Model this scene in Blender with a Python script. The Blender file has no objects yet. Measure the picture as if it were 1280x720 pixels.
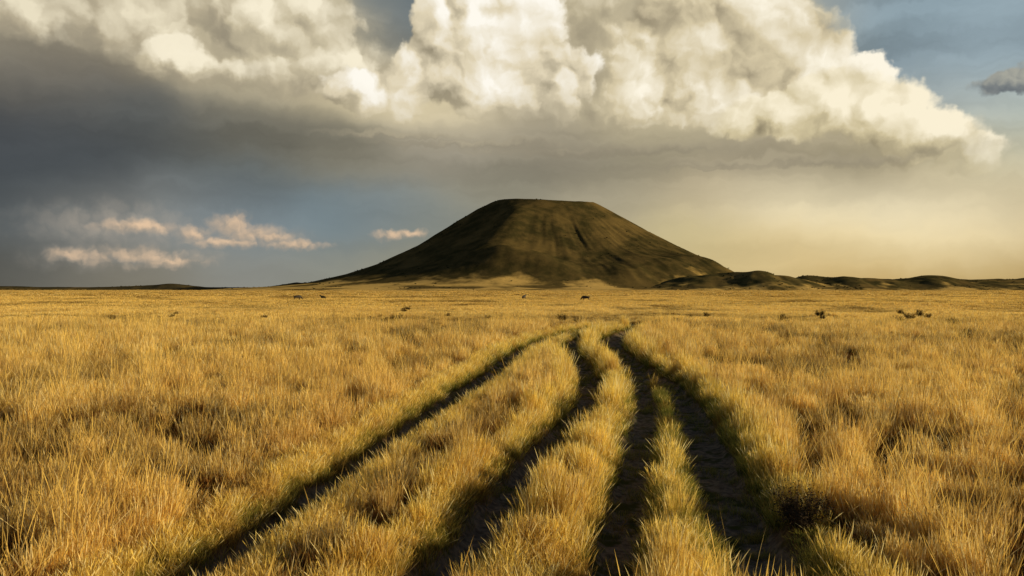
import bpy, math, numpy as np, bmesh
from mathutils import Vector
rng=np.random.default_rng(7)
sc=bpy.context.scene
sc.view_settings.view_transform='Standard'; sc.view_settings.look='None'; sc.view_settings.exposure=0
FPX=995.6; HZ=362.0; CH=3.0
SUN_AZ=math.radians(93); SUN_EL=math.radians(15)

# ---------------------------------------------------------------- helpers
def px2g(px,py):
    d=FPX*CH/(py-HZ); return ((px-640)/FPX*d, d)
def s2l(h):
    h=h.lstrip('#'); c=[int(h[i:i+2],16)/255 for i in (0,2,4)]
    return tuple(x/12.92 if x<=0.04045 else ((x+0.055)/1.055)**2.4 for x in c)
def hsh(ix,iy,seed):
    h=(ix.astype(np.int64)*374761393+iy.astype(np.int64)*668265263+seed*1442695041)&0xffffffff
    h=((h^(h>>13))*1274126177)&0xffffffff
    return ((h^(h>>16))&0xffff)/65535.0
def vn(x,y,seed=0):
    x=np.asarray(x,float);y=np.asarray(y,float)
    ix=np.floor(x);iy=np.floor(y);fx=x-ix;fy=y-iy
    fx=fx*fx*(3-2*fx);fy=fy*fy*(3-2*fy)
    a=hsh(ix,iy,seed);b=hsh(ix+1,iy,seed);c=hsh(ix,iy+1,seed);d=hsh(ix+1,iy+1,seed)
    return (a*(1-fx)+b*fx)*(1-fy)+(c*(1-fx)+d*fx)*fy
def fbm(x,y,seed=0,o=4):
    s=0;a=.5;t=0
    for i in range(o):
        s=s+a*vn(x*2**i+i*17.3,y*2**i+i*9.1,seed+i);t+=a;a*=.5
    return s/t
def sstep(a,b,x):
    t=np.clip((x-a)/(b-a),0,1);return t*t*(3-2*t)

# ---------------------------------------------------------------- ruts
RUTS_PX=[
 [(190,760,52),(280,705,45),(360,648,38),(440,590,33),(511,540,30),(569,500,27),(618,466,23),(655,440,19),(690,424,15),(735,414,11),(790,406,8)],
 [(500,770,62),(562,705,54),(618,640,44),(672,575,35),(716,525,28),(738,490,23),(729,462,19),(713,443,16),(718,428,13),(745,416,10),(800,406,8)],
 [(745,770,54),(764,705,48),(781,640,42),(797,575,34),(806,525,27),(803,488,21),(780,458,17),(758,437,15),(762,424,12),(790,413,10),(835,405,8)],
 [(990,770,70),(950,705,61),(913,635,51),(886,575,41),(868,525,30),(847,490,23),(812,466,20),(779,446,17),(770,430,14),(795,416,11),(850,405,8)],
]
def catmull(P,n=8):
    P=[np.array(p,float) for p in P]; P=[2*P[0]-P[1]]+P+[2*P[-1]-P[-2]]; out=[]
    for i in range(1,len(P)-2):
        for k in range(n):
            t=k/n
            out.append(.5*((2*P[i])+(-P[i-1]+P[i+1])*t+(2*P[i-1]-5*P[i]+4*P[i+1]-P[i+2])*t*t+(-P[i-1]+3*P[i]-3*P[i+1]+P[i+2])*t**3))
    out.append(P[-2]); return np.array(out)
RUTS=[]
for r in RUTS_PX:
    pts=[]
    for (a,b,w) in r:
        x,y=px2g(a,b); pts.append((x,y,w*y/FPX))
    RUTS.append(catmull(pts))
def rut_sd(x,y,only=None):
    x=np.asarray(x,float).ravel();y=np.asarray(y,float).ravel()
    out=np.full(x.shape,99.0)
    m=(y>2)&(y<90)&(np.abs(x)<20)
    xs=x[m];ys=y[m];best=np.full(xs.shape,99.0)
    for R in (RUTS if only is None else [RUTS[only]]):
        for i in range(len(R)-1):
            a=R[i];b=R[i+1];dx=b[0]-a[0];dy=b[1]-a[1];L=dx*dx+dy*dy+1e-9
            t=np.clip(((xs-a[0])*dx+(ys-a[1])*dy)/L,0,1)
            d=np.hypot(xs-a[0]-t*dx,ys-a[1]-t*dy)-(a[2]+(b[2]-a[2])*t)
            best=np.minimum(best,d)
    best=best+(fbm(xs*1.3,ys*1.0,101,3)-.5)*.24
    out[m]=best; return out
def gh(x,y,sd=None):
    x=np.asarray(x,float).ravel();y=np.asarray(y,float).ravel()
    if sd is None: sd=rut_sd(x,y)
    d=np.hypot(x,y)
    z=(fbm(x*.35,y*.35,3)-.5)*.16
    z+=(fbm(x*.02,y*.03,11,3)-.5)*1.3*sstep(50,130,d)*(1-sstep(1500,3000,d)*.7)
    s=sd+(fbm(x*2,y*2,5,2)-.5)*.12
    z+= -0.28*(1-sstep(-.28,.08,s)) + .05*np.exp(-((s-.22)/.15)**2)
    z+= np.where(s<0,(fbm(x*6,y*6,9,3)-.5)*.05,0)
    return z

# ---------------------------------------------------------------- shader DSL
class NT:
    def __init__(s,tree): s.t=tree; s.n=tree.nodes; s.l=tree.links
    def put(s,sock,v):
        if isinstance(v,bpy.types.NodeSocket): s.l.new(v,sock)
        elif v is not None:
            if hasattr(sock.default_value,'__len__') and not hasattr(v,'__len__'): v=[v]*3
            if hasattr(v,'__len__') and len(sock.default_value)==4 and len(v)==3: v=tuple(v)+(1,)
            sock.default_value=v
    def m(s,op,a,b=None,c=None,clamp=False):
        n=s.n.new('ShaderNodeMath');n.operation=op;n.use_clamp=clamp
        for i,v in enumerate((a,b,c)):
            if v is not None: s.put(n.inputs[i],v)
        return n.outputs[0]
    def v(s,op,a,b=None,c=None,scale=None):
        n=s.n.new('ShaderNodeVectorMath');n.operation=op
        for i,v in enumerate((a,b,c)):
            if v is not None: s.put(n.inputs[i],v)
        if scale is not None: s.put(n.inputs['Scale'],scale)
        return n.outputs['Value'] if op in('LENGTH','DISTANCE','DOT_PRODUCT') else n.outputs[0]
    def noise(s,vec,scale,detail=4,rough=.5,dist=0,dim='3D',color=False):
        n=s.n.new('ShaderNodeTexNoise');n.noise_dimensions=dim
        s.put(n.inputs['Vector'],vec);n.inputs['Scale'].default_value=scale;n.inputs['Detail'].default_value=detail
        n.inputs['Roughness'].default_value=rough;n.inputs['Distortion'].default_value=dist
        return n.outputs[1 if color else 0]
    def voro(s,vec,scale,detail=3,rough=.5,lac=2.1,feature='F1',dim='2D',smooth=.5):
        n=s.n.new('ShaderNodeTexVoronoi');n.voronoi_dimensions=dim;n.feature=feature
        n.normalize=True
        s.put(n.inputs['Vector'],vec);n.inputs['Scale'].default_value=scale
        if feature=='SMOOTH_F1': n.inputs['Smoothness'].default_value=smooth
        n.inputs['Detail'].default_value=detail;n.inputs['Roughness'].default_value=rough;n.inputs['Lacunarity'].default_value=lac
        return n.outputs['Distance']
    def mr(s,x,a,b,c=0,d=1,smooth=True):
        n=s.n.new('ShaderNodeMapRange');n.interpolation_type='SMOOTHSTEP' if smooth else 'LINEAR'
        s.put(n.inputs[0],x)
        for i,v in enumerate((a,b,c,d)): s.put(n.inputs[i+1],v)
        return n.outputs[0]
    def mix(s,f,a,b,bt='MIX'):
        n=s.n.new('ShaderNodeMix');n.data_type='RGBA';n.blend_type=bt
        s.put(n.inputs[0],f);s.put(n.inputs[6],a);s.put(n.inputs[7],b);return n.outputs[2]
    def comb(s,x,y,z=0):
        n=s.n.new('ShaderNodeCombineXYZ')
        for i,v in enumerate((x,y,z)): s.put(n.inputs[i],v)
        return n.outputs[0]
    def attr(s,name,typ='GEOMETRY',out='Fac'):
        n=s.n.new('ShaderNodeAttribute');n.attribute_name=name;n.attribute_type=typ;return n.outputs[out]
def newmat(name):
    m=bpy.data.materials.new(name);m.use_nodes=True;m.node_tree.nodes.clear()
    T=NT(m.node_tree);o=T.n.new('ShaderNodeOutputMaterial');return m,T,o
def mesh_from(name,V,F,mats=(),smooth=True,link=True):
    me=bpy.data.meshes.new(name);V=np.asarray(V,np.float32);
    k=F.shape[1];me.vertices.add(len(V));me.vertices.foreach_set('co',V.ravel())
    me.loops.add(F.size);me.polygons.add(len(F));me.loops.foreach_set('vertex_index',F.astype(np.int32).ravel())
    me.polygons.foreach_set('loop_start',np.arange(0,F.size,k,dtype=np.int32));me.update(calc_edges=True)
    if smooth: me.polygons.foreach_set('use_smooth',[True]*len(me.polygons))
    for m in mats: me.materials.append(m)
    o=bpy.data.objects.new(name,me)
    if link: sc.collection.objects.link(o)
    return o
def gridfaces(nx,ny):
    i=np.arange(nx-1)[None,:]+np.arange(ny-1)[:,None]*nx
    i=i.ravel();return np.stack([i,i+1,i+1+nx,i+nx],1)
def fattr(me,name,vals,t='FLOAT',dom='POINT'):
    a=me.attributes.new(name,t,dom)
    a.data.foreach_set('vector' if t=='FLOAT_VECTOR' else 'value',np.asarray(vals).ravel())

# ---------------------------------------------------------------- world: physical sky
w=bpy.data.worlds.new("World");sc.world=w;w.use_nodes=True;w.node_tree.nodes.clear()
T=NT(w.node_tree);out=T.n.new('ShaderNodeOutputWorld');bg=T.n.new('ShaderNodeBackground')
T.l.new(bg.outputs[0],out.inputs[0]);bg.inputs[1].default_value=0.05
sky=T.n.new('ShaderNodeTexSky');sky.sky_type='NISHITA';sky.sun_disc=False
sky.sun_elevation=SUN_EL;sky.sun_rotation=SUN_AZ;T.l.new(sky.outputs[0],bg.inputs[0])

def skymat():
    mat,T,out=newmat("storm_cloud_sky")
    em=T.n.new('ShaderNodeEmission');T.l.new(em.outputs[0],out.inputs[0])
    pos=T.n.new('ShaderNodeNewGeometry').outputs['Position']
    sep=T.n.new('ShaderNodeSeparateXYZ');T.l.new(pos,sep.inputs[0])
    x,y,z=sep.outputs
    K=9.956
    az=T.m('ARCTAN2',x,y)
    hyp=T.m('SQRT',T.m('ADD',T.m('MULTIPLY',x,x),T.m('MULTIPLY',y,y)))
    el=T.m('ARCTAN2',z,hyp)
    P0=T.comb(T.m('MULTIPLY',az,K),T.m('MULTIPLY',el,K),0)
    def uv(px,py):
        X=(px-640)/FPX;Y=(HZ-py)/FPX
        return (math.atan(X)*K,math.atan(Y/math.sqrt(1+X*X))*K,0)
    def warp(scale,amt,det=3,r=.5):
        return T.v('MULTIPLY',T.v('SUBTRACT',T.noise(P0,scale,det,r,0,'2D',True),(.5,.5,.5)),(amt[0],amt[1],0))
    w1=warp(.9,(.9,.5),2);w2=warp(3.2,(.24,.24),3,.55);w3=warp(11,(.06,.06),2,.6)
    CP=[(-150,20,'8d8572'),(0,10,'a79e88'),(70,60,'7e7769'),(130,20,'a89e87'),(60,105,'62605a'),(230,25,'c0b597'),(330,10,'cfc3a3'),(300,85,'b3a88d'),(400,40,'ccc0a0'),(430,90,'ccbe9b'),
        (-100,170,'42464a'),(40,165,'494d50'),(180,155,'585b5a'),(120,220,'464c50'),(320,165,'716e62'),(300,225,'575d5c'),(440,200,'7b7768'),(0,235,'444a4e'),
        (490,15,'626d72'),(472,45,'747b7c'),(560,130,'d3c5a2'),(560,188,'979080'),(680,165,'aba18a'),(700,203,'7f796a'),(820,150,'cdc09e'),(820,201,'857e6b'),(960,200,'8c8370'),
        (770,50,'bfb396'),(770,110,'c8bc9c'),(900,100,'d6c8a5'),(1000,160,'b9ad8f'),(1100,185,'b0a486'),(1080,213,'90866e'),(1200,216,'bfb08a'),(960,30,'cec3a2'),
        (1060,0,'8797a0'),(1110,15,'8598a1'),(1200,50,'92a4ad'),(1290,60,'90a2ab'),(1225,115,'a5b0b0'),(1290,150,'adb5ac'),(1280,190,'b5b39c'),(1400,50,'7e9098'),(1150,-60,'6c7d87'),
        (620,240,'8b8776'),(760,245,'aca38a'),(880,240,'cbbc9a'),(1000,250,'e8dab5'),(1120,253,'f2e5c2'),(1220,255,'eadcb8'),(1330,255,'c8b892'),
        (0,285,'50575a'),(100,275,'7a7c79'),(200,258,'8a8b86'),(280,258,'768187'),(300,290,'7d888c'),(400,275,'788990'),(470,270,'7a8588'),(540,285,'82867e'),
        (-80,340,'4c4c45'),(40,335,'64635d'),(160,345,'7f7a6c'),(300,335,'898981'),(430,335,'8b8c81'),(540,340,'979179'),(850,300,'cfc092'),(870,335,'c2ad79'),
        (960,320,'d6bf8b'),(1080,300,'e6d19e'),(1080,350,'c5a668'),(1220,300,'e8d4a4'),(1260,350,'b79a5e'),(1400,330,'a88c58'),(720,300,'aaa185'),
        (100,-80,'857c68'),(400,-90,'958b72'),(700,-90,'a89d82'),(950,-90,'a3987e')]
    SX,SY=1/.68,1/.33
    Ps=T.v('MULTIPLY',T.v('ADD',P0,T.v('ADD',T.v('SCALE',w1,scale=.35),T.v('SCALE',w2,scale=.45))),(SX,SY,0))
    accw=None;accc=None
    for (a,b,h) in CP:
        u=uv(a,b);d=T.v('DISTANCE',Ps,(u[0]*SX,u[1]*SY,0))
        wt=T.m('POWER',.40,T.m('MULTIPLY',d,d))
        c=T.v('SCALE',s2l(h),scale=wt)
        accw=T.m('ADD',wt,.003 if accw is None else accw)
        accc=T.v('ADD',c,tuple(q*.003 for q in s2l('5a5c58')) if accc is None else accc)
    base=T.v('SCALE',accc,scale=T.m('DIVIDE',1,accw))
    Pb=T.v('ADD',P0,T.v('ADD',T.v('SCALE',w1,scale=.5),T.v('ADD',w2,w3)))
    st=T.noise(T.v('MULTIPLY',Pb,(.30,1.9,0)),1.3,4,.5,0,'2D')
    stn=T.m('MULTIPLY',T.m('SUBTRACT',st,.5),T.mr(T.m('MULTIPLY',el,K),.6,1.8,.26,.75))
    base=T.v('SCALE',base,scale=T.m('ADD',1,stn))
    def bil(p,scale,det=1.5,sm=.35,rough=.45):
        d=T.voro(p,scale,det,rough,2.3,'SMOOTH_F1' if sm else 'F1',smooth=sm)
        return T.m('SUBTRACT',1,T.m('MULTIPLY',T.m('MULTIPLY',d,d),2.2))
    B0=bil(Pb,1.15);B1=bil(T.v('ADD',Pb,(.085,.10,0)),1.15)
    M0=bil(Pb,2.9,1.5,0,.4);M1=bil(T.v('ADD',Pb,(.04,.05,0)),2.9,1.5,0,.4)
    N0=T.noise(Pb,2.2,4,.5,0,'2D');N1=T.noise(T.v('ADD',Pb,(.07,.08,0)),2.2,4,.5,0,'2D')
    NL=T.noise(P0,.8,2,.5,0,'2D')
    dB=T.m('SUBTRACT',B0,B1);dM=T.m('SUBTRACT',M0,M1);dN=T.m('SUBTRACT',N0,N1)
    Pf=T.v('ADD',P0,T.v('ADD',T.v('SCALE',w2,scale=.6),w3))
    b0=bil(Pf,4.5,1.5,0);b1=bil(T.v('ADD',Pf,(.02,.03,0)),4.5,1.5,0)
    def field(p,blobs):
        r=None
        for (a,b,rx,ry) in blobs:
            u=uv(a,b)
            d=T.v('LENGTH',T.v('MULTIPLY_ADD',p,(100/rx,100/ry,0),(-u[0]*100/rx,-u[1]*100/ry,0)))
            f=T.m('SUBTRACT',1,d)
            r=f if r is None else T.m('SMOOTH_MAX',r,f,.12)
        return r
    def layer(col,blobs,lit,mid,shade,amp=.6,edge=.12,kF=.55,kB=.85,kM=.4,kN=.55,fine=False,bottom=None,slope=0,dL=.25,opac=1,bias=.5,kL=.7):
        pp=Pf if fine else Pb
        F=field(pp,blobs);F2=field(T.v('ADD',pp,(dL*.8,dL*.6,0)),blobs)
        bb=b0 if fine else B0
        Fe=T.m('ADD',F,T.m('MULTIPLY',T.m('SUBTRACT',bb,.6),amp))
        if not fine: Fe=T.m('ADD',Fe,T.m('MULTIPLY',T.m('SUBTRACT',M0,.6),amp*.45))
        Fe=T.m('ADD',Fe,T.m('MULTIPLY',T.m('SUBTRACT',N0,.5),amp*.5))
        mask=T.mr(Fe,0,edge)
        dF=T.m('SUBTRACT',T.m('MINIMUM',F,.8),T.m('MINIMUM',F2,.8))
        L=T.m('MULTIPLY_ADD',dF,kF,bias)
        if fine: L=T.m('MULTIPLY_ADD',T.m('SUBTRACT',b0,b1),kB,L)
        else: L=T.m('MULTIPLY_ADD',dM,kM,T.m('MULTIPLY_ADD',dB,kB,L))
        L=T.m('MULTIPLY_ADD',dN,kN,L)
        L=T.m('MULTIPLY_ADD',T.m('SUBTRACT',NL,.5),kL,L)
        L=T.m('MULTIPLY_ADD',T.m('SUBTRACT',bb,.65),.42,L)
        if bottom:
            vb=T.n.new('ShaderNodeSeparateXYZ');T.l.new(pp,vb.inputs[0])
            vv=T.m('MULTIPLY_ADD',vb.outputs[0],slope,vb.outputs[1])
            lo=uv(640,bottom[1])[1];hi=uv(640,bottom[0])[1]
            g=T.mr(vv,lo,hi)
            mask=T.m('MULTIPLY',mask,g)
            L=T.m('SUBTRACT',L,T.m('MULTIPLY',T.m('SUBTRACT',1,g),.30))
        c=T.mix(T.mr(L,0,.5,smooth=False),s2l(shade),s2l(mid))
        c=T.mix(T.mr(L,.5,1,smooth=False),c,s2l(lit))
        if opac!=1: mask=T.m('MULTIPLY',mask,opac)
        return T.mix(mask,col,c)
    col=base
    col=layer(col,[(1258,104,34,12),(1290,98,34,16)],'a5a59a','7d8282','666d72',fine=True,amp=.5,edge=.4,bias=.35)
    col=layer(col,[(320,20,130,60),(405,85,95,44),(170,20,110,40),(240,75,70,34),(20,10,80,34)],'f0e5c8','b9ad92','7f7768',bottom=(95,170),edge=.7,opac=.9,kB=1.4)
    col=layer(col,[(225,72,42,22),(345,35,60,36),(300,88,48,20),(410,88,56,26),(395,20,46,34)],'faf0d6','cabea0','948b77',bottom=(85,135),edge=.30,opac=.8,kB=1.3,amp=.7)
    col=layer(col,[(770,60,110,80),(700,20,80,50),(800,130,120,36)],'e8dcc0','bdb193','948a74',bottom=(120,185),edge=.6,opac=.85,bias=.42,kB=1.3)
    col=layer(col,[(875,45,105,88),(950,50,80,62),(915,-5,66,40),(1012,78,48,40),(860,115,90,42),(1075,98,34,28)],
              'fef6e2','d6c8a6','958a72',bottom=(100,190),slope=.10,edge=.26,bias=.52,kL=1.3,kB=1.2,amp=.7)
    col=layer(col,[(1040,128,54,38),(1110,142,46,36),(1162,172,44,30),(1208,196,34,20),(985,145,70,30)],
              'fbf0d4','d0c29c','90856b',bottom=(155,225),slope=.06,edge=.30,bias=.50,kB=1.3,amp=.7)
    col=layer(col,[(522,98,44,40),(555,35,36,58),(600,104,66,40),(645,35,58,56),(692,95,48,42),(655,122,55,30),(592,0,40,40),(455,112,46,22)],
              'fffaee','e0d3b5','988e77',bottom=(105,175),edge=.24,bias=.54,kB=1.4,kL=1.1,amp=.7)
    col=layer(col,[(760,188,270,10),(1000,201,230,9),(600,180,150,9),(900,211,160,6),(500,168,120,6)],'aea389','8f8673','817967',amp=.25,edge=.8,opac=.55,kB=.4,kM=.2,dL=.08)
    # low distant peach clouds
    col=layer(col,[(150,285,120,36),(110,318,80,22),(210,322,80,18),(330,298,80,16)],'c2b4a2','9d978d','85857f',fine=True,amp=.5,edge=1.5,dL=.08,bias=.5,opac=.75,kB=.4)
    col=layer(col,[(165,321,84,13),(95,319,38,11),(215,328,46,9),(292,280,32,18),(312,291,44,15),(340,297,30,9),(245,293,24,11),(372,306,44,8),(285,302,60,9),(170,283,50,10),(490,294,28,8),(515,292,22,8)],
              'ecc9a4','bda890','918d85',fine=True,amp=.6,edge=1.1,dL=.06,bias=.58,opac=.85,kB=.8)
    T.l.new(col,em.inputs[0]);em.inputs[1].default_value=1
    mat.cycles.emission_sampling='NONE'
    return mat
R=16000;aa=np.radians(np.linspace(-62,62,80));ee=np.radians(np.linspace(-1.5,42,30))
A,E=np.meshgrid(aa,ee)
V=np.stack([R*np.sin(A)*np.cos(E),R*np.cos(A)*np.cos(E),R*np.sin(E)],-1).reshape(-1,3)
so=mesh_from("sky",V,gridfaces(80,30),[skymat()]);so["kind"]="structure";so["label"]="stormy evening sky with lit cumulus clouds";so["category"]="sky"

# ---------------------------------------------------------------- sun + camera
sd_=Vector((math.sin(SUN_AZ)*math.cos(SUN_EL),math.cos(SUN_AZ)*math.cos(SUN_EL),math.sin(SUN_EL)))
ld=bpy.data.lights.new("sun","SUN");ld.energy=5;ld.angle=math.radians(.5);ld.color=(1,.80,.44)
lo=bpy.data.objects.new("sun",ld);sc.collection.objects.link(lo);lo.rotation_euler=sd_.to_track_quat('Z','Y').to_euler()
cd=bpy.data.cameras.new("camera");cam=bpy.data.objects.new("camera",cd);sc.collection.objects.link(cam)
cd.lens=28;cd.sensor_width=36;cd.clip_end=40000;cd.clip_start=.1
cam.location=(0,0,CH);cam.rotation_euler=(math.radians(90)+math.atan(2/FPX),0,0);sc.camera=cam

# ---------------------------------------------------------------- ground
def axis(lo,hi,step,far,g=1.13):
    a=list(np.arange(lo,hi,step));s=step
    while a[-1]<far: s*=g;a.append(a[-1]+s)
    s=step
    while a[0]>-far: s*=g;a.insert(0,a[0]-s)
    return np.array(a)
xs=axis(-8,8,.08,17000);ys=axis(5,52,.12,17000)
X,Y=np.meshgrid(xs,ys);sd=rut_sd(X,Y);Z=gh(X,Y,sd)
m,T,o=newmat("prairie_soil")
tcn=T.n.new('ShaderNodeNewGeometry').outputs['Position']
rut=T.attr('rut')
n1=T.noise(tcn,9,5,.65);n2=T.noise(tcn,.5,4,.6);n3=T.noise(T.v('MULTIPLY',tcn,(.004,.012,0)),1,5,.6)
dirt=T.mix(T.mr(n1,.3,.7),(.10,.08,.06),(.28,.225,.165))
dirt=T.mix(T.mr(T.noise(tcn,2.2,4,.6),.50,.66),dirt,(.07,.075,.025))
thatch=T.mix(T.mr(n1,.3,.7),(.07,.04,.016),(.20,.12,.045))
thatch=T.mix(T.mr(n2,.4,.7),thatch,(.10,.06,.022))
far=T.mix(T.mr(n3,.4,.65),(.80,.56,.18),(.44,.30,.10))
dd=T.v('LENGTH',tcn)
c=T.mix(T.mr(dd,60,250),thatch,far);c=T.mix(rut,c,dirt)
b=T.n.new('ShaderNodeBsdfDiffuse');T.l.new(c,b.inputs[0])
bp=T.n.new('ShaderNodeBump');bp.inputs['Strength'].default_value=.7;bp.inputs['Distance'].default_value=.03
T.l.new(T.noise(tcn,14,5,.7),bp.inputs['Height']);T.l.new(bp.outputs[0],b.inputs['Normal']);T.l.new(b.outputs[0],o.inputs[0])
g=mesh_from("ground",np.stack([X.ravel(),Y.ravel(),Z],1),gridfaces(len(xs),len(ys)),[m])
fattr(g.data,'rut',1-sstep(-.18,.02,sd))
g["kind"]="structure";g["label"]="dry prairie ground with four worn dirt wheel ruts";g["category"]="ground"

# ---------------------------------------------------------------- grass tufts
def grassmat(name,tip,midc,base,pale,trans=.42):
    m,T,o=newmat(name)
    t=T.attr('t');bl=T.attr('b');tint=T.attr('tint','INSTANCER')
    pos=T.n.new('ShaderNodeNewGeometry').outputs['Position']
    nz=T.noise(pos,.7,2,.6,0,'2D')
    nl=T.noise(pos,.035,2,.5,0,'2D')
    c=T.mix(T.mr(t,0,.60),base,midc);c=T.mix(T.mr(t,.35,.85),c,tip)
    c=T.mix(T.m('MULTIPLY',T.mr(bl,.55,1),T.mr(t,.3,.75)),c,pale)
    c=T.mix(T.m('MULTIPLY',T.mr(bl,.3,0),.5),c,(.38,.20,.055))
    c=T.mix(T.m('MULTIPLY',T.mr(nz,.50,.70),.42),c,(.40,.19,.05))
    c=T.mix(T.m('MULTIPLY',T.mr(nl,.5,.7),.20),c,(.54,.32,.09))
    c=T.mix(T.m('MULTIPLY',tint,.88),c,(.13,.066,.025))
    d=T.n.new('ShaderNodeBsdfDiffuse');tr=T.n.new('ShaderNodeBsdfTranslucent');mx=T.n.new('ShaderNodeMixShader')
    T.l.new(c,d.inputs[0]);T.l.new(c,tr.inputs[0]);mx.inputs[0].default_value=trans
    T.l.new(d.outputs[0],mx.inputs[1]);T.l.new(tr.outputs[0],mx.inputs[2]);T.l.new(mx.outputs[0],o.inputs[0])
    return m
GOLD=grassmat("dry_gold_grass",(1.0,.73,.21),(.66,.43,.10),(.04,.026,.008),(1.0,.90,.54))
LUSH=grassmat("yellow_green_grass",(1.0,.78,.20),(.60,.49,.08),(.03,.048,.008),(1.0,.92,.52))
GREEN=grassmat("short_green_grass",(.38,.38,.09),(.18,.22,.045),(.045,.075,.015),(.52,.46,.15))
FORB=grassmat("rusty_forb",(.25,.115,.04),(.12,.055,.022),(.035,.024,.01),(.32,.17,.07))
def tuft(name,n,R,h,w,lean=.3,seed=.25,mat=GOLD,hv=.65,wind=.02):
    V=[];F3=[];t=[];b=[];k=0
    for i in range(n):
        r=R*math.sqrt(rng.random());a=rng.random()*6.283;bx,by=r*math.cos(a),r*math.sin(a)
        H=h*(1-hv*rng.random());la=rng.random()*6.283;le=lean*rng.random()**.8*H
        ox=math.cos(la)*le+bx*.3*min(1,h/R)+wind*H;oy=math.sin(la)*le+by*.3*min(1,h/R)
        fa=rng.random()*3.1416;wx,wy=math.cos(fa)*w/2,math.sin(fa)*w/2
        hs=rng.random()<seed;rb=rng.random()
        lv=[(0,.8),(.45,1),(.82,2.4 if hs else .6),(1,.0)]
        i0=k
        for (s,ww) in lv:
            cx=bx+ox*s**1.3;cy=by+oy*s**1.3;cz=H*(s-.12*s*s*abs(le)/max(H,.01))-.03*(s==0)
            if ww>0: V+= [(cx-wx*ww,cy-wy*ww,cz),(cx+wx*ww,cy+wy*ww,cz)];t+=[s,s];b+=[rb,rb];k+=2
            else: V.append((cx,cy,cz));t.append(s);b.append(rb);k+=1
        for q in range(2):
            A=i0+2*q;F3+=[(A,A+1,A+3),(A,A+3,A+2)]
        F3.append((i0+4,i0+5,i0+6))
    ob=mesh_from(name,V,np.array(F3),[mat],smooth=False,link=False)
    fattr(ob.data,'t',t);fattr(ob.data,'b',b);return ob
col=bpy.data.collections.new("tuft_library")
specs=[dict(n=36,R=.075,h=.31,w=.0042,seed=.5,lean=.42),dict(n=30,R=.085,h=.37,w=.0042,lean=.5,seed=.55),dict(n=40,R=.065,h=.28,w=.004,lean=.36),dict(n=34,R=.09,h=.39,w=.0042,lean=.46,seed=.45),
  dict(n=46,R=.09,h=.43,w=.0045,mat=LUSH,lean=.40,seed=.35),dict(n=42,R=.11,h=.52,w=.0045,mat=LUSH,lean=.52,seed=.5),
  dict(n=11,R=.14,h=.74,w=.0038,lean=.6,seed=.7,wind=.22,hv=.45),
  dict(n=45,R=.13,h=.24,w=.008,mat=FORB,lean=.9,seed=.8),
  dict(n=34,R=.14,h=.22,w=.006,mat=GREEN,lean=.8,seed=0),
  dict(n=120,R=.28,h=.42,w=.012,lean=.3),dict(n=120,R=.32,h=.45,w=.012,lean=.35),
  dict(n=200,R=1.3,h=.42,w=.03,lean=.45),dict(n=300,R=6,h=.5,w=.16,lean=.5)]
for i,s in enumerate(specs): col.objects.link(tuft("tuft_%02d"%i,**s))
PX=[];PI=[];PS=[];PR=[];PT=[]
SHX,SHY=px2g(1000,668)
def emit(x,y,idx,s,sz,tint,sink=0):
    PX.append(np.stack([x,y,gh(x,y)-sink],1));PI.append(idx)
    PS.append(np.stack([s,s,s*sz],1));n=len(x)
    PR.append(np.stack([rng.normal(0,.10,n),rng.normal(.02,.10,n),rng.random(n)*6.283],1));PT.append(tint)
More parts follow.
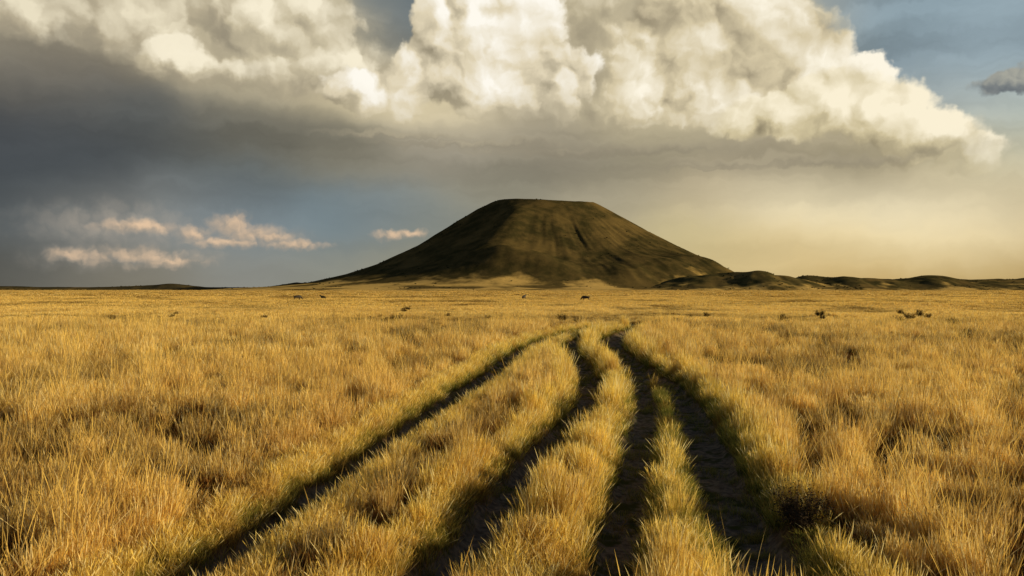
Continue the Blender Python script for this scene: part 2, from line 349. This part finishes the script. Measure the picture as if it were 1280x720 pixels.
def band(y0,y1,dens,kind,smin=.8,smax=1.2,k=.72,pad=3):
    A=(y1-y0)*((y0+y1)*k+2*pad);n=int(A*dens)
    y=np.sqrt(rng.random(int(n*1.3))*(y1**2-y0**2)+y0**2);x=(rng.random(len(y))*2-1)*(y*k+pad)
    if kind in('near','mid'):
        sd=rut_sd(x,y);sA=rut_sd(x,y,0);sD=rut_sd(x,y,3)
        pat=fbm(x*.30,y*.24,21,3);fs=1.0 if kind=='near' else .6
        pat2=fbm(x*2.4*fs,y*1.8*fs,31,4)
        dsh=np.hypot(x-SHX,(y-SHY-.1))
        keep=(sd>-.10+rng.random(len(x))*.10)&(rng.random(len(x))<np.clip(.20+3.2*(pat2-.38)+.7*(sd<.6),.07,1))
        keep&=~((dsh<.24))&~((np.abs(x-SHX)<.34)&(y<SHY)&(y>SHY-1.0)&(rng.random(len(x))<.65))
        x,y,sd,sA,sD,pat,pat2,dsh=(q[keep] for q in (x,y,sd,sA,sD,pat,pat2,dsh));n=len(x)
        strip=(sd<.50)&(np.abs(x)<9)
        u=rng.random(n)
        idx=np.where(strip&(u<.8),4+(rng.random(n)<.35),rng.integers(0,4,n))
        idx=np.where((~strip)&(u>.93),6,idx);idx=np.where((~strip)&(pat2<.47)&(u<.65),7,idx)
        dark=(~strip)&(pat<.45)&(rng.random(n)<.38);idx=np.where(dark,7,idx)
        rbank=(sD<.42)&(x>1.2)&(y<26)
        bank=((sd<.16)&(rng.random(n)<.55))|(rbank&(rng.random(n)<.65));idx=np.where(bank,8,idx)
        edge=np.where(sd<.2,.60+2.0*np.clip(sd,0,.2),1)
        clump=.30+1.25*sstep(.39,.62,pat2)+.35*(pat-.5)
        sz=np.where(strip,np.maximum(clump,.76),clump)*edge
        sz=np.where(idx==6,np.maximum(sz,.8),sz);sz=np.where(bank,1.1,sz)
        sz=np.where((sA<.7)&(sA>-.1)&(~bank),np.minimum(sz,.66+.5*np.clip(sA,0,1)),sz)
        sz=np.where(strip&(y<13),sz*.88,sz)
        sz=np.where((dsh<1.1)&(y<SHY+.1),sz*.55,sz)
        s=smin+(smax-smin)*rng.random(n)
        tint=np.clip((.49-pat2)*5,0,1)*rng.random(n)**.5*(~strip)
        tint=np.clip(tint+np.clip((.47-pat)*4,0,.75)*(~strip)*rng.random(n)**.4,0,1)
        emit(x,y,idx,s,sz,tint)
    else:
        sd=rut_sd(x,y);m=sd>.35;x=x[m];y=y[m];n=len(x)
        pat=fbm(x*.12,y*.07,41,4)
        s=smin+(smax-smin)*rng.random(n)
        lo_,hi_={'far':(9,11),'vfar':(11,12),'hor':(12,13)}[kind]
        emit(x,y,rng.integers(lo_,hi_,n),s,np.clip(.40+1.8*(pat-.25),.35,1.25)/ (s if kind=='hor' else 1),np.clip((.51-pat)*5,0,1)*rng.random(n))
band(4.5,14,185,'near',.8,1.2)
band(14,30,84,'near',.9,1.4)
band(30,62,25,'mid',1.2,1.8)
band(58,125,2.6,'far',.8,1.2,pad=8)
band(120,320,.45,'vfar',.8,1.2,pad=20)
band(300,1200,.012,'hor',.6,1.0,pad=40)
band(1150,2600,.0022,'hor',1.2,1.8,pad=80)
n=11000;y=4.5+rng.random(n)**1.2*40;x=(rng.random(n)*2-1)*6
s_=rut_sd(x,y);mk=(s_<0)&(fbm(x*1.5,y*1.5,77,3)>.5-.25*(s_>-.14));x=x[mk];y=y[mk]
emit(x,y,np.full(len(x),8),.4+rng.random(len(x))*.5,np.ones(len(x)),np.zeros(len(x)))
P=np.concatenate(PX)
gm=bpy.data.meshes.new("grass");gm.vertices.add(len(P));gm.vertices.foreach_set('co',P.astype(np.float32).ravel())
fattr(gm,'idx',np.concatenate(PI).astype(np.int32),'INT');fattr(gm,'scl',np.concatenate(PS),'FLOAT_VECTOR')
fattr(gm,'rot',np.concatenate(PR),'FLOAT_VECTOR');fattr(gm,'tint',np.concatenate(PT))
go=bpy.data.objects.new("grass",gm);sc.collection.objects.link(go)
go["kind"]="stuff";go["label"]="golden dry prairie grass covering the plain";go["category"]="grass"
def scatter(ob,coll,name):
    ng=bpy.data.node_groups.new(name,'GeometryNodeTree')
    ng.interface.new_socket('Geometry',in_out='INPUT',socket_type='NodeSocketGeometry')
    ng.interface.new_socket('Geometry',in_out='OUTPUT',socket_type='NodeSocketGeometry')
    N=ng.nodes;L=ng.links;gi=N.new('NodeGroupInput');gout=N.new('NodeGroupOutput')
    ci=N.new('GeometryNodeCollectionInfo');ci.inputs[0].default_value=coll
    ci.inputs['Separate Children'].default_value=True;ci.inputs['Reset Children'].default_value=True
    ip=N.new('GeometryNodeInstanceOnPoints');ip.inputs['Pick Instance'].default_value=True
    def na(nm,t):
        a=N.new('GeometryNodeInputNamedAttribute');a.data_type=t;a.inputs[0].default_value=nm;return a.outputs[0]
    L.new(gi.outputs[0],ip.inputs['Points']);L.new(ci.outputs[0],ip.inputs['Instance'])
    L.new(na('idx','INT'),ip.inputs['Instance Index']);L.new(na('scl','FLOAT_VECTOR'),ip.inputs['Scale'])
    e=N.new('FunctionNodeEulerToRotation');L.new(na('rot','FLOAT_VECTOR'),e.inputs[0]);L.new(e.outputs[0],ip.inputs['Rotation'])
    L.new(ip.outputs[0],gout.inputs[0])
    md=ob.modifiers.new("scatter",'NODES');md.node_group=ng
scatter(go,col,"grass_scatter")

# ---------------------------------------------------------------- hill
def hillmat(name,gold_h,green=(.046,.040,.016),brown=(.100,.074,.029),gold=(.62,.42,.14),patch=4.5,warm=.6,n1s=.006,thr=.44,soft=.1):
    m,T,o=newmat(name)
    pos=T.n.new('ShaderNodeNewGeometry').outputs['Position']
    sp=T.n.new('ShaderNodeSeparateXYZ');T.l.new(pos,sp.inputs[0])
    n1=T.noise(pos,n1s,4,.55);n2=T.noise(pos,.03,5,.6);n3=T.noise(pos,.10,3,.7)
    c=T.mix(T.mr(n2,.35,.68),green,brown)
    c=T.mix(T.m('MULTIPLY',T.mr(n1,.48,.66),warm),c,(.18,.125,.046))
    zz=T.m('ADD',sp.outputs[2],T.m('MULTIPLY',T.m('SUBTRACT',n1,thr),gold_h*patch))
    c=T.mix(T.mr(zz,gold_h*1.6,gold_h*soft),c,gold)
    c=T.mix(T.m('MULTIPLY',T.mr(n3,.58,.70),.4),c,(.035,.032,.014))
    b=T.n.new('ShaderNodeBsdfDiffuse');T.l.new(c,b.inputs[0])
    bp=T.n.new('ShaderNodeBump');bp.inputs['Strength'].default_value=.25;bp.inputs['Distance'].default_value=5
    T.l.new(n2,bp.inputs['Height']);T.l.new(bp.outputs[0],b.inputs['Normal']);T.l.new(b.outputs[0],o.inputs[0]);return m
D=2500.;U=D/FPX
left=[(0,114),(56,114),(63,114),(71,111),(90,102),(124,81),(164,56),(212,33),(250,20),(292,10),(335,5),(375,3),(415,0),(500,-3)]
right=[(0,111),(46,111),(55,111),(63,107),(84,95),(122,73),(162,52),(192,38),(217,25),(238,13),(262,4),(290,0),(500,-3)]
cxh=(687-640)*U
gx=np.linspace(-450,430,570);gy=np.linspace(-430,430,460);GX,GY=np.meshgrid(gx,gy)
r=np.hypot(GX,GY);th=np.arctan2(GY,GX)
wr=sstep(-.75,.75,np.cos(th))
sw=sstep(70,140,r)*(1-sstep(260,340,r))
gul=fbm(th*2.6+8,r*.003,51,3);gf=fbm(th*11+30,r*.008,57,3);gff=fbm(th*26+50,r*.02,58,3)
front=(1-.8*np.abs(np.cos(th))**3)
rr=r+((gul-.5)*26*sw+(gf-.5)*6*sw)*front+(gff-.5)*7*sw*sstep(-2.0,-1.2,th)*(th<0)
rr-=15*np.exp(-((th+1.95)/.25)**2)*sstep(70,110,r)*(1-sstep(230,330,r))
hl=np.interp(rr,[a for a,b in left],[b for a,b in left]);hr=np.interp(rr,[a for a,b in right],[b for a,b in right])
hz=hl*(1-wr)+hr*wr
hz*=1+np.clip(GY,-430,430)/FPX*.85
hz-=16*np.exp(-((GX/34)**2+((GY-4)/22)**2))
hz+=(fbm(GX*.07,GY*.07,71,3)-.5)*1.0*sstep(20,60,hz+20)
for (mx,my,ms,mh) in [(-50,-218,30,14),(-5,-230,26,11),(60,-225,28,9),(115,-190,34,13),(165,-150,32,12)]:
    hz+=mh*np.exp(-(((GX-mx)/(ms*1.3))**2+((GY-my)/ms)**2)*1.2)*(.8+.4*fbm(GX*.03,GY*.03,83,2))
edge=1-sstep(405,428,r);hz=hz*edge-4*(1-edge);hz=np.where(hz<-3,-4,hz)
V=np.stack([cxh+GX.ravel()*U,D+GY.ravel()*U,hz.ravel()*U],1)
hill=mesh_from("hill",V,gridfaces(570,460),[hillmat("cinder_cone_shaded_scrub",20,patch=9,n1s=.008,thr=.47)])  # scrub cover colours kept dark, cloud shadow on the cone painted into them
hill["kind"]="structure";hill["label"]="dark flat-topped volcanic cinder cone with gullied slopes";hill["category"]="hill"

def ridge(name,outline,Dm,depth,label,seed,mat):
    U=Dm/FPX;xs=np.linspace(outline[0][0],outline[-1][0],max(60,int((outline[-1][0]-outline[0][0])*.9)))
    h=np.interp(xs,[a for a,b in outline],[HZ-b for a,b in outline])
    k=np.ones(21)/21;h=np.convolve(np.pad(h,10,mode='edge'),k,'valid')
    v=np.linspace(-1,1,60);XX,VV=np.meshgrid(xs,v)
    wob=(fbm(XX*.03,VV*1.5,seed,3)-.5)*.9
    prof=np.cos(np.clip(VV+wob*(1-np.abs(VV)),-1,1)*math.pi/2)**1.3
    Hh=h[None,:]*prof*(1+.55*(fbm(XX*.02,VV*2.0,seed+5,2)-.5))
    e=sstep(0,.05,(XX-xs[0])/(xs[-1]-xs[0]))*(1-sstep(.95,1,(XX-xs[0])/(xs[-1]-xs[0])))
    Hh=Hh*e-.6*(1-prof)-.8*(1-e)
    Vv=np.stack([((XX-640)*U).ravel(),(Dm+VV*depth).ravel(),(Hh*U).ravel()],1)
    o=mesh_from(name,Vv,gridfaces(len(xs),60),[mat]);o["kind"]="structure";o["label"]=label;o["category"]="hill";return o
LM=hillmat("low_hill_scrub",12,green=(.05,.047,.019),brown=(.12,.092,.036),patch=12,warm=.9,n1s=.010,thr=.46,soft=-.5)
DM=hillmat("distant_mesa_scrub",2,green=(.05,.045,.026),brown=(.09,.07,.035))
HILLS=[ridge("low_hill",[(770,361),(820,352),(860,345),(900,338),(940,339),(975,344),(1010,350),(1050,356),(1090,359)],1900,210,"low scrubby green foothill beside the cinder cone",5,LM),
 ridge("low_hill",[(940,359),(975,350),(1010,344),(1045,343),(1080,346),(1110,349),(1150,345),(1190,346),(1230,350),(1260,349),(1300,349),(1400,355)],2300,280,"dark rolling scrubby foothills on the plain",15,LM),
 ridge("low_hill",[(1000,360),(1080,350),(1180,348),(1250,346),(1330,345),(1450,350),(1600,356)],3600,300,"long dark low ridge along the horizon",25,DM),
 ridge("low_hill",[(-250,359),(-100,356),(0,357),(60,358),(125,358),(195,356),(222,354),(260,358),(340,358),(355,353),(372,351),(385,356),(420,361)],2700,150,"low dark mesas along the far plain",35,DM),
 ridge("low_hill",[(600,361),(640,355),(690,354),(740,352),(800,350),(850,352),(900,356),(950,361)],2000,150,"grassy golden mound at the foot of the cone",45,hillmat("apron_scrub",18,patch=9,warm=.8,n1s=.011))]

# ---------------------------------------------------------------- shrubs
def leafmat(name,a,b_):
    m,T,o=newmat(name);pos=T.n.new('ShaderNodeNewGeometry').outputs['Position']
    c=T.mix(T.mr(T.noise(pos,9,3,.6),.35,.65),a,b_)
    b=T.n.new('ShaderNodeBsdfDiffuse');T.l.new(c,b.inputs[0]);T.l.new(b.outputs[0],o.inputs[0]);return m
SL=leafmat("shrub_leaf",(.035,.026,.014),(.10,.07,.032));SW=leafmat("shrub_twig",(.05,.038,.026),(.14,.105,.07))
SD=leafmat("withered_shrub_leaf",(.035,.026,.018),(.11,.08,.052))
def shrub_mesh(name,n=40,leaves=3200,seed=0,rnd=False):
    R=np.random.default_rng(seed);V=[];F=[];mi=[];tips=[]
    for i in range(n):
        a=R.random()*6.283;sp=R.random()**.6*.50;lob=1+.28*math.sin(a*2.3+1)+.15*math.sin(a*5)
        top=np.array([math.cos(a)*sp*(lob if rnd else 1),math.sin(a)*sp,(.12+.52*math.sqrt(max(0,1-(sp/.52)**2)))*(.6+.6*R.random())*lob if rnd else .35+.5*R.random()*(1-sp*.8)])
        p0=np.array([math.cos(a)*.05,math.sin(a)*.05,-.05]);prev=None
        for k in range(5):
            t=k/4;c=p0+(top-p0)*t+np.array([0,0,.08*math.sin(t*3.14)])+R.normal(0,.018,3)*t
            rad=(.007 if rnd else .014)*(1-t*.8);ring=[len(V)+j for j in range(4)]
            for j in range(4): V.append((c[0]+rad*math.cos(j*1.571),c[1]+rad*math.sin(j*1.571),c[2]))
            if prev:
                for j in range(4): F.append((prev[j],prev[(j+1)%4],ring[(j+1)%4],ring[j]));mi.append(0)
            prev=ring
            if t>.2: tips.append(c)
    tips=np.array(tips)
    for i in range(leaves):
        c=tips[R.integers(len(tips))]+R.normal(0,.055 if rnd else .05,3);c[2]=max(c[2],.02)
        d=R.normal(0,1,3);d/=np.linalg.norm(d);e=np.cross(d,R.normal(0,1,3));e/=np.linalg.norm(e)
        l=(.012 if rnd else .020)+.016*R.random();k=len(V)
        V+= [tuple(c-d*l),tuple(c+e*l*.5),tuple(c+d*l),tuple(c-e*l*.5)];F.append((k,k+1,k+2,k+3));mi.append(1)
    me=bpy.data.meshes.new(name);me.from_pydata([tuple(map(float,v)) for v in V],[],F);me.update()
    me.materials.append(SW);me.materials.append(SD if rnd else SL);me.polygons.foreach_set('material_index',mi);return me
SM=[shrub_mesh("shrub_a",seed=1),shrub_mesh("shrub_b",46,2800,2),shrub_mesh("shrub_c",34,2400,3)]
SBIG=shrub_mesh("shrub_d",90,6500,8,True)
SH=[(1000,668,60,'dark'),(466,408,14,''),(481,409,13,''),(496,408,18,''),(703,406,15,''),(722,408,14,''),(806,411,13,''),(822,410,17,''),(846,408,11,''),
    (1126,398,11,''),(1160,402,11,''),(560,399,8,''),(610,402,8,''),(330,402,9,''),(120,405,9,''),(215,398,7,'')]
r2=np.random.default_rng(5)
for i in range(44):
    SH.append((860+r2.random()*410,400+r2.random()*75,9+9*r2.random(),''))
for i in range(10):
    SH.append((10+r2.random()*600,390+r2.random()**1.5*26,5+5*r2.random(),''))
for i,(a,b_,w,k) in enumerate(SH):
    x,y=px2g(a,b_);ob=bpy.data.objects.new("shrub",SBIG if k else SM[i%3]);sc.collection.objects.link(ob)
    s=w*y/FPX/.95;ob.location=(x,y,float(gh([x],[y])[0])+(.03 if k else .11));ob.scale=(s,s,s*(.95 if k else .9));ob.rotation_euler=(0,0,i*1.7)
    ob["category"]="shrub";ob["group"]="shrubs dotted over the prairie"
    ob["label"]="dark compact withered shrub among grass beside the rut" if k else "small brown shrub poking out of golden grass"

# ---------------------------------------------------------------- hill scrub (stuff)
sl=bpy.data.collections.new("scrub_library")
SCM=leafmat("scrub_foliage",(.018,.02,.010),(.045,.045,.02))
for q in range(3):
    bm=bmesh.new();bmesh.ops.create_icosphere(bm,subdivisions=3,radius=1)
    for v in bm.verts:
        p=v.co;f=.62+.75*float(vn([p.x*2.2+q*7+9],[p.y*2.2+p.z*3.1+20],q)[0]);v.co=Vector((p.x*f,p.y*f,(p.z*f*.7+.35)))
    me=bpy.data.meshes.new("scrub_clump");bm.to_mesh(me);bm.free();me.materials.append(SCM)
    sl.objects.link(bpy.data.objects.new("scrub_clump_%d"%q,me))
pts=[];scl=[]
def sample(obj,n,hmin,thr,fr,smin,smax):
    me=obj.data;co=np.empty(len(me.vertices)*3,np.float32);me.vertices.foreach_get('co',co);co=co.reshape(-1,3)
    k=rng.integers(0,len(co),n);p=co[k]+np.c_[rng.normal(0,3,(n,2)),np.zeros(n)]
    dn=fbm(p[:,0]*fr,p[:,1]*fr,91,4);m=(dn>thr)&(p[:,2]>hmin);p=p[m];s=smin+(smax-smin)*rng.random(len(p))**2
    pts.append(p);scl.append(s)
sample(hill,5000,3,.60,.012,.9,2.2)
for hh in HILLS: sample(hh,1400,1.5,.55,.02,.8,2.0)
P=np.concatenate(pts);S=np.concatenate(scl)
sm=bpy.data.meshes.new("scrub");sm.vertices.add(len(P));sm.vertices.foreach_set('co',P.astype(np.float32).ravel())
fattr(sm,'idx',rng.integers(0,3,len(P)).astype(np.int32),'INT');fattr(sm,'scl',np.stack([S*1.2,S*1.2,S*.8],1),'FLOAT_VECTOR')
fattr(sm,'rot',np.c_[np.zeros((len(P),2)),rng.random(len(P))*6.28],'FLOAT_VECTOR')
so=bpy.data.objects.new("scrub",sm);sc.collection.objects.link(so);scatter(so,sl,"scrub_scatter")
so["kind"]="stuff";so["label"]="dark scrub bushes scattered over the hill slopes";so["category"]="scrub"

# ---------------------------------------------------------------- cattle
cm,T,o=newmat("black_cow_coat");pos=T.n.new('ShaderNodeTexCoord').outputs['Object']
b=T.n.new('ShaderNodeBsdfPrincipled');T.l.new(T.mix(T.mr(T.noise(pos,3,4,.6),.4,.7),(.012,.010,.008),(.035,.022,.014)),b.inputs['Base Color']);b.inputs['Roughness'].default_value=.7;T.l.new(b.outputs[0],o.inputs[0])
def cow_object(graze):
    V=[];E=[];R=[]
    def a(p,r,par=None):
        V.append(p);R.append(r)
        if par is not None:E.append((par,len(V)-1))
        return len(V)-1
    pel=a((-.75,0,1.15),(.27,.30));mid=a((-.25,0,1.05),(.33,.37),pel);ch=a((.35,0,1.05),(.31,.40),mid);sh=a((.65,0,1.15),(.24,.32),ch)
    if graze: nk=a((1.0,0,.85),(.14,.20),sh);hd=a((1.25,0,.45),(.11,.13),nk);mz=a((1.38,0,.15),(.07,.08),hd)
    else: nk=a((1.0,0,1.38),(.14,.20),sh);hd=a((1.25,0,1.52),(.12,.14),nk);mz=a((1.58,0,1.36),(.07,.08),hd)
    for s in(-1,1):
        a((V[hd][0]-.06,s*.24,V[hd][2]+.06),(.03,.05),hd)
        h=a((-.78,s*.2,.85),(.14,.18),pel);k=a((-.66,s*.2,.62),(.09,.11),h);hk=a((-.88,s*.2,.42),(.05,.06),k);f=a((-.84,s*.2,.03),(.045,.05),hk)
        u=a((.5,s*.2,.78),(.10,.13),ch);kn=a((.5,s*.2,.42),(.06,.065),u);ff=a((.5,s*.2,.03),(.045,.05),kn)
    t1=a((-1.06,0,1.15),(.04,.04),pel);t2=a((-1.12,0,.7),(.025,.025),t1);a((-1.12,0,.5),(.05,.05),t2)
    me=bpy.data.meshes.new("cow");me.from_pydata(V,E,[]);me.materials.append(cm);ob=bpy.data.objects.new("cow",me);sc.collection.objects.link(ob)
    sk=ob.modifiers.new("skin",'SKIN')
    for i,sv in enumerate(me.skin_vertices[0].data): sv.radius=R[i];sv.use_root=(i==0)
    sk.use_smooth_shade=True;ss=ob.modifiers.new("sub",'SUBSURF');ss.levels=2;ss.render_levels=2
    return ob
for (a_,b_,rz,gz,lb) in [(372,376.5,.5,True,"black cow grazing on the distant golden plain"),(404,374.5,2.6,False,"black cow standing on the distant golden plain"),(655,375.5,1.2,False,"black cow standing on the distant golden plain"),(732,377,2.9,True,"black cow grazing on the distant golden plain")]:
    x,y=px2g(a_,b_);c_=cow_object(gz);c_.location=(x,y,float(gh([x],[y])[0])+.05);c_.rotation_euler=(0,0,rz)
    c_["label"]=lb;c_["category"]="cow";c_["group"]="cattle grazing on the plain"
